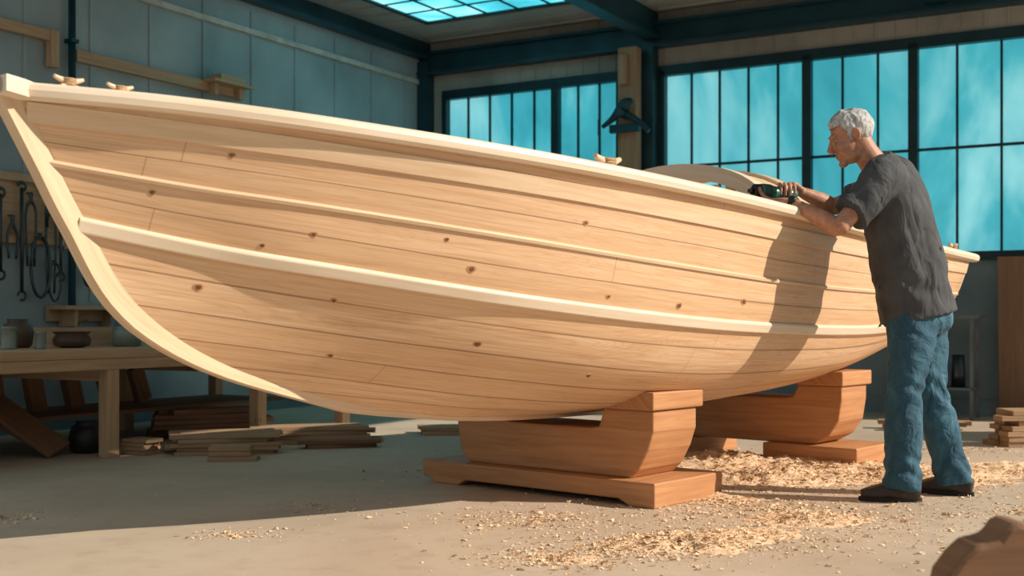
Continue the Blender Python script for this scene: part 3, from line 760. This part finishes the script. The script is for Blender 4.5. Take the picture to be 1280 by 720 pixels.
for q,(x,y,a,t) in enumerate(((-3.02,7.45,.62,.20),(-3.15,7.62,.5,.28))):
    X=V((math.cos(-a),0,math.sin(-a))); Y=V((0,math.sin(1.2),math.cos(1.2))); Y=(Y-X*Y.dot(X)).normalized(); Zx=X.cross(Y)
    add_box(bm,V((x,y,.225)),(X,Y,Zx),(.26,.115,.014))
ob=finish('leaning_boards',bm,[M['old']],bevel=.003)
mz=min(v.co.z for v in ob.data.vertices)
for v in ob.data.vertices: v.co.z-=mz-.001
bm=bmesh.new(); lathe(bm,V((-2.72,7.7,0)),[(.08,0),(.11,.02),(.12,.1),(.10,.17),(.07,.19),(.08,.2),(.06,.2)]); finish('dark_jug',bm,[M['black']])
bm=bmesh.new()
for q in range(5):
    add_box(bm,W(.75+.05*q,4.9+.35*q,.36),rotax(AXW,.35-.05*q,0),(.03,.06,.13),0)
ob=finish('offcuts',bm,[M['old']])
mz=min(v.co.z for v in ob.data.vertices)
for v in ob.data.vertices: v.co.z-=mz-.226
# ================================================================== BACK WALL ITEMS
p=empty('timber_post'); bm=bmesh.new()
o=W(2.68,.28,0); add_box(bm,o+UP*1.79,AXW,(.10,.07,1.79),0); wbox(bm,2.60,2.70,.35,.40,3.2,3.5)
finish('post',bm,[M['lumber']],p,bevel=.01)
bm=bmesh.new()
wbox(bm,2.52,2.84,.36,.42,2.72,2.80); cyl(bm,W(2.68,.36,2.9),W(2.68,.55,2.9),.05,.04)
tube(bm,[W(2.46,.45,2.78),W(2.58,.45,2.86),W(2.70,.45,2.98),W(2.78,.45,3.02)],[.02,.035,.06,.03]); tube(bm,[W(2.70,.45,2.9),W(2.86,.45,2.80),W(2.96,.45,2.70)],[.04,.03,.025])
cyl(bm,W(2.42,.45,2.70),W(2.42,.45,2.86),.012)
finish('bracket_lamp',bm,[M['teal']],p)
bm=bmesh.new(); add_box(bm,W(6.55,.16,.71),rotax(AXW,.09,0),(.42,.012,.70)); ob=finish('plywood_sheet',bm,[M['ply']])
mz=min(v.co.z for v in ob.data.vertices)
for v in ob.data.vertices: v.co.z-=mz-.001
e=empty('tool_stand'); bm=bmesh.new()
for t in (5.50,5.95):
    for s in (.2,.5): wbox(bm,t,t+.03,s,s+.03,0,.86)
wbox(bm,5.45,6.03,.17,.56,.86,.89); wbox(bm,5.50,5.98,.2,.53,.25,.27)
finish('frame',bm,[M['grey']],e)
bm=bmesh.new()
tube(bm,[W(5.6,.36,.27),W(5.6,.36,.5),W(5.62,.36,.62)],[.09,.09,.03]); tube(bm,[W(5.83,.36,.27),W(5.83,.36,.55)],[.06,.05],sub=1)
tube(bm,[W(5.72,.4,.89),W(5.72,.4,1.02),W(5.80,.4,1.06)],[.03,.03,.02]); tube(bm,[W(5.3,.5,0.01),W(5.36,.3,.9)],[.015,.015],sub=1); 
finish('bottles_and_hose',bm,[M['steel']],e)
e=empty('side_table'); bm=bmesh.new()
add_box(bm,V((4.25,8.6,.56)),AX0,(.42,.35,.025))
for x in (-.37,.37):
    for y in (-.3,.3): add_box(bm,V((4.25+x,8.6+y,.267)),AX0,(.03,.03,.267))
finish('frame',bm,[M['bench']],e)
bm=bmesh.new()
pts=[(-.03,0),(.62,0),(.62,.385),(.20,.385),(.18,.400),(.155,.408),(.13,.400),(.11,.370),(.085,.362),(.06,.358),(.03,.33),(0,.29),(-.02,.20)]
prism(bm,pts,V((.955,2.62,.0)),V((1,0,0)),UP,V((0,1,0)),.12)
finish('carved_timber_knee',bm,[M['old']],bevel=.015)

# ================================================================== SHAVINGS
cl=[(.64,4.55,.22,2000),(.15,4.25,.16,500),(.35,4.4,.3,800),(.95,4.75,.25,800),(1.36,6.4,.35,2600),(1.26,7.2,.4,2000),(1.25,5.1,.3,1200),(2.1,6.35,.45,2400),(0.0,5.0,.25,260),(.15,5.15,.3,560),(1.7,6.9,.4,1600),(2.9,6.6,.4,1200),(2.3,5.3,.4,600),(1.0,5.6,.3,1100),(-1.1,4.75,.13,200),(-2.2,5.15,.14,200),(-.9,5.5,.3,120),(2.9,7.9,.5,800),(.3,7.4,.5,400),(1.8,4.4,.5,350),(-.4,6.6,.4,240),(1.2,5.4,.9,1500),(2.0,6.6,.9,1500)]
mound=[(.64,4.55,.30,.034),(.15,4.25,.18,.018),(1.36,6.4,.40,.055),(1.26,7.2,.45,.06),(1.25,5.1,.30,.024),(2.2,6.5,.5,.04),(1.9,7.0,.4,.045),(1.0,5.75,.25,.022),(2.9,6.9,.4,.03),(.95,4.75,.25,.018)]
def mh(x,y):
    h=0
    for cx,cy,r,a in mound:
        d2=((x-cx)**2*.7+(y-cy)**2*1.3)/(r*r*.45); 
        if d2<6: h+=a*math.exp(-d2)
    if h<=0: return 0
    return max(0,h*(1+.9*noise.noise(V((x*7,y*7,0)))+.6*noise.noise(V((x*22,y*22,3))))-.007)
bm=bmesh.new(); n1,n2=190,200; x0,x1,y0,y1=-.2,3.6,3.9,8.0
gr=[[bm.verts.new((x0+(x1-x0)*i/n1,y0+(y1-y0)*j/n2,0)) for j in range(n2+1)] for i in range(n1+1)]
for r in gr:
    for v in r: 
        h=mh(v.co.x,v.co.y); v.co.z=h if h>0 else -.01
for i in range(n1):
    for j in range(n2):
        vs=[gr[i][j],gr[i+1][j],gr[i+1][j+1],gr[i][j+1]]
        if max(v.co.z for v in vs)>0: f=bm.faces.new(vs); f.smooth=True
bmesh.ops.delete(bm,geom=[v for v in bm.verts if not v.link_faces],context='VERTS')
sv=empty('wood_shavings')
finish('mounds',bm,[M['shav']],sv,smooth=True)
verts=[]; faces=[]
for cx,cy,r,n in cl:
    for q in range(n):
        a=random.random()*6.283; rr=abs(random.gauss(0,.66))*r*1.3
        x=cx+rr*math.cos(a)*1.25; y=cy+rr*math.sin(a)*.85
        z=mh(x,y)+.001
        l=random.uniform(.003,.010) if random.random()<.88 else random.uniform(.010,.020); w=l*random.uniform(.25,.6); k=random.uniform(.5,2.6)
        ya=random.random()*6.283; D=V((math.cos(ya),math.sin(ya),0)); S=V((-math.sin(ya),math.cos(ya),random.uniform(-.4,.4)))
        base=len(verts)
        for m in range(4):
            th=(m/3-.5)*k*1.6; rad=l/k
            pnt=V((x,y,z))+D*rad*math.sin(th)+UP*(rad*(math.cos(th)-math.cos(.8*k)) if k<1.9 else rad*(1-math.cos(th)))
            if pnt.z<.001: pnt.z=.001
            verts+= [tuple(pnt-S*w),tuple(pnt+S*w)]
            if m: faces.append((base+2*m-2,base+2*m,base+2*m+1,base+2*m-1))
me=bpy.data.meshes.new('flakes'); me.from_pydata(verts,[],faces); me.materials.append(M['shav'])
fo=bpy.data.objects.new('flakes',me); scene.collection.objects.link(fo); fo.parent=sv

# ================================================================== LIGHT, WORLD, CAMERA
sun=bpy.data.lights.new('sun','SUN'); sun.energy=5.5; sun.angle=.012; sun.color=(1,.89,.75)
so=bpy.data.objects.new('sun',sun); scene.collection.objects.link(so)
so.rotation_euler=V((.82,-.17,.50)).to_track_quat('Z','Y').to_euler(); so.location=(8,0,6)
w=bpy.data.worlds.new('world'); scene.world=w; w.use_nodes=True
bg=w.node_tree.nodes['Background']; bg.inputs[0].default_value=(.66,.79,.83,1); bg.inputs[1].default_value=.44
cam=bpy.data.cameras.new('camera'); co=bpy.data.objects.new('camera',cam); scene.collection.objects.link(co)
co.location=(0,0,.85); co.rotation_euler=(math.pi/2,0,0)
cam.sensor_width=36; cam.lens=36*1500/1280; cam.shift_y=40/1280; cam.clip_start=.05
cam.dof.use_dof=True; cam.dof.focus_distance=5.4; cam.dof.aperture_fstop=2.8
scene.camera=co
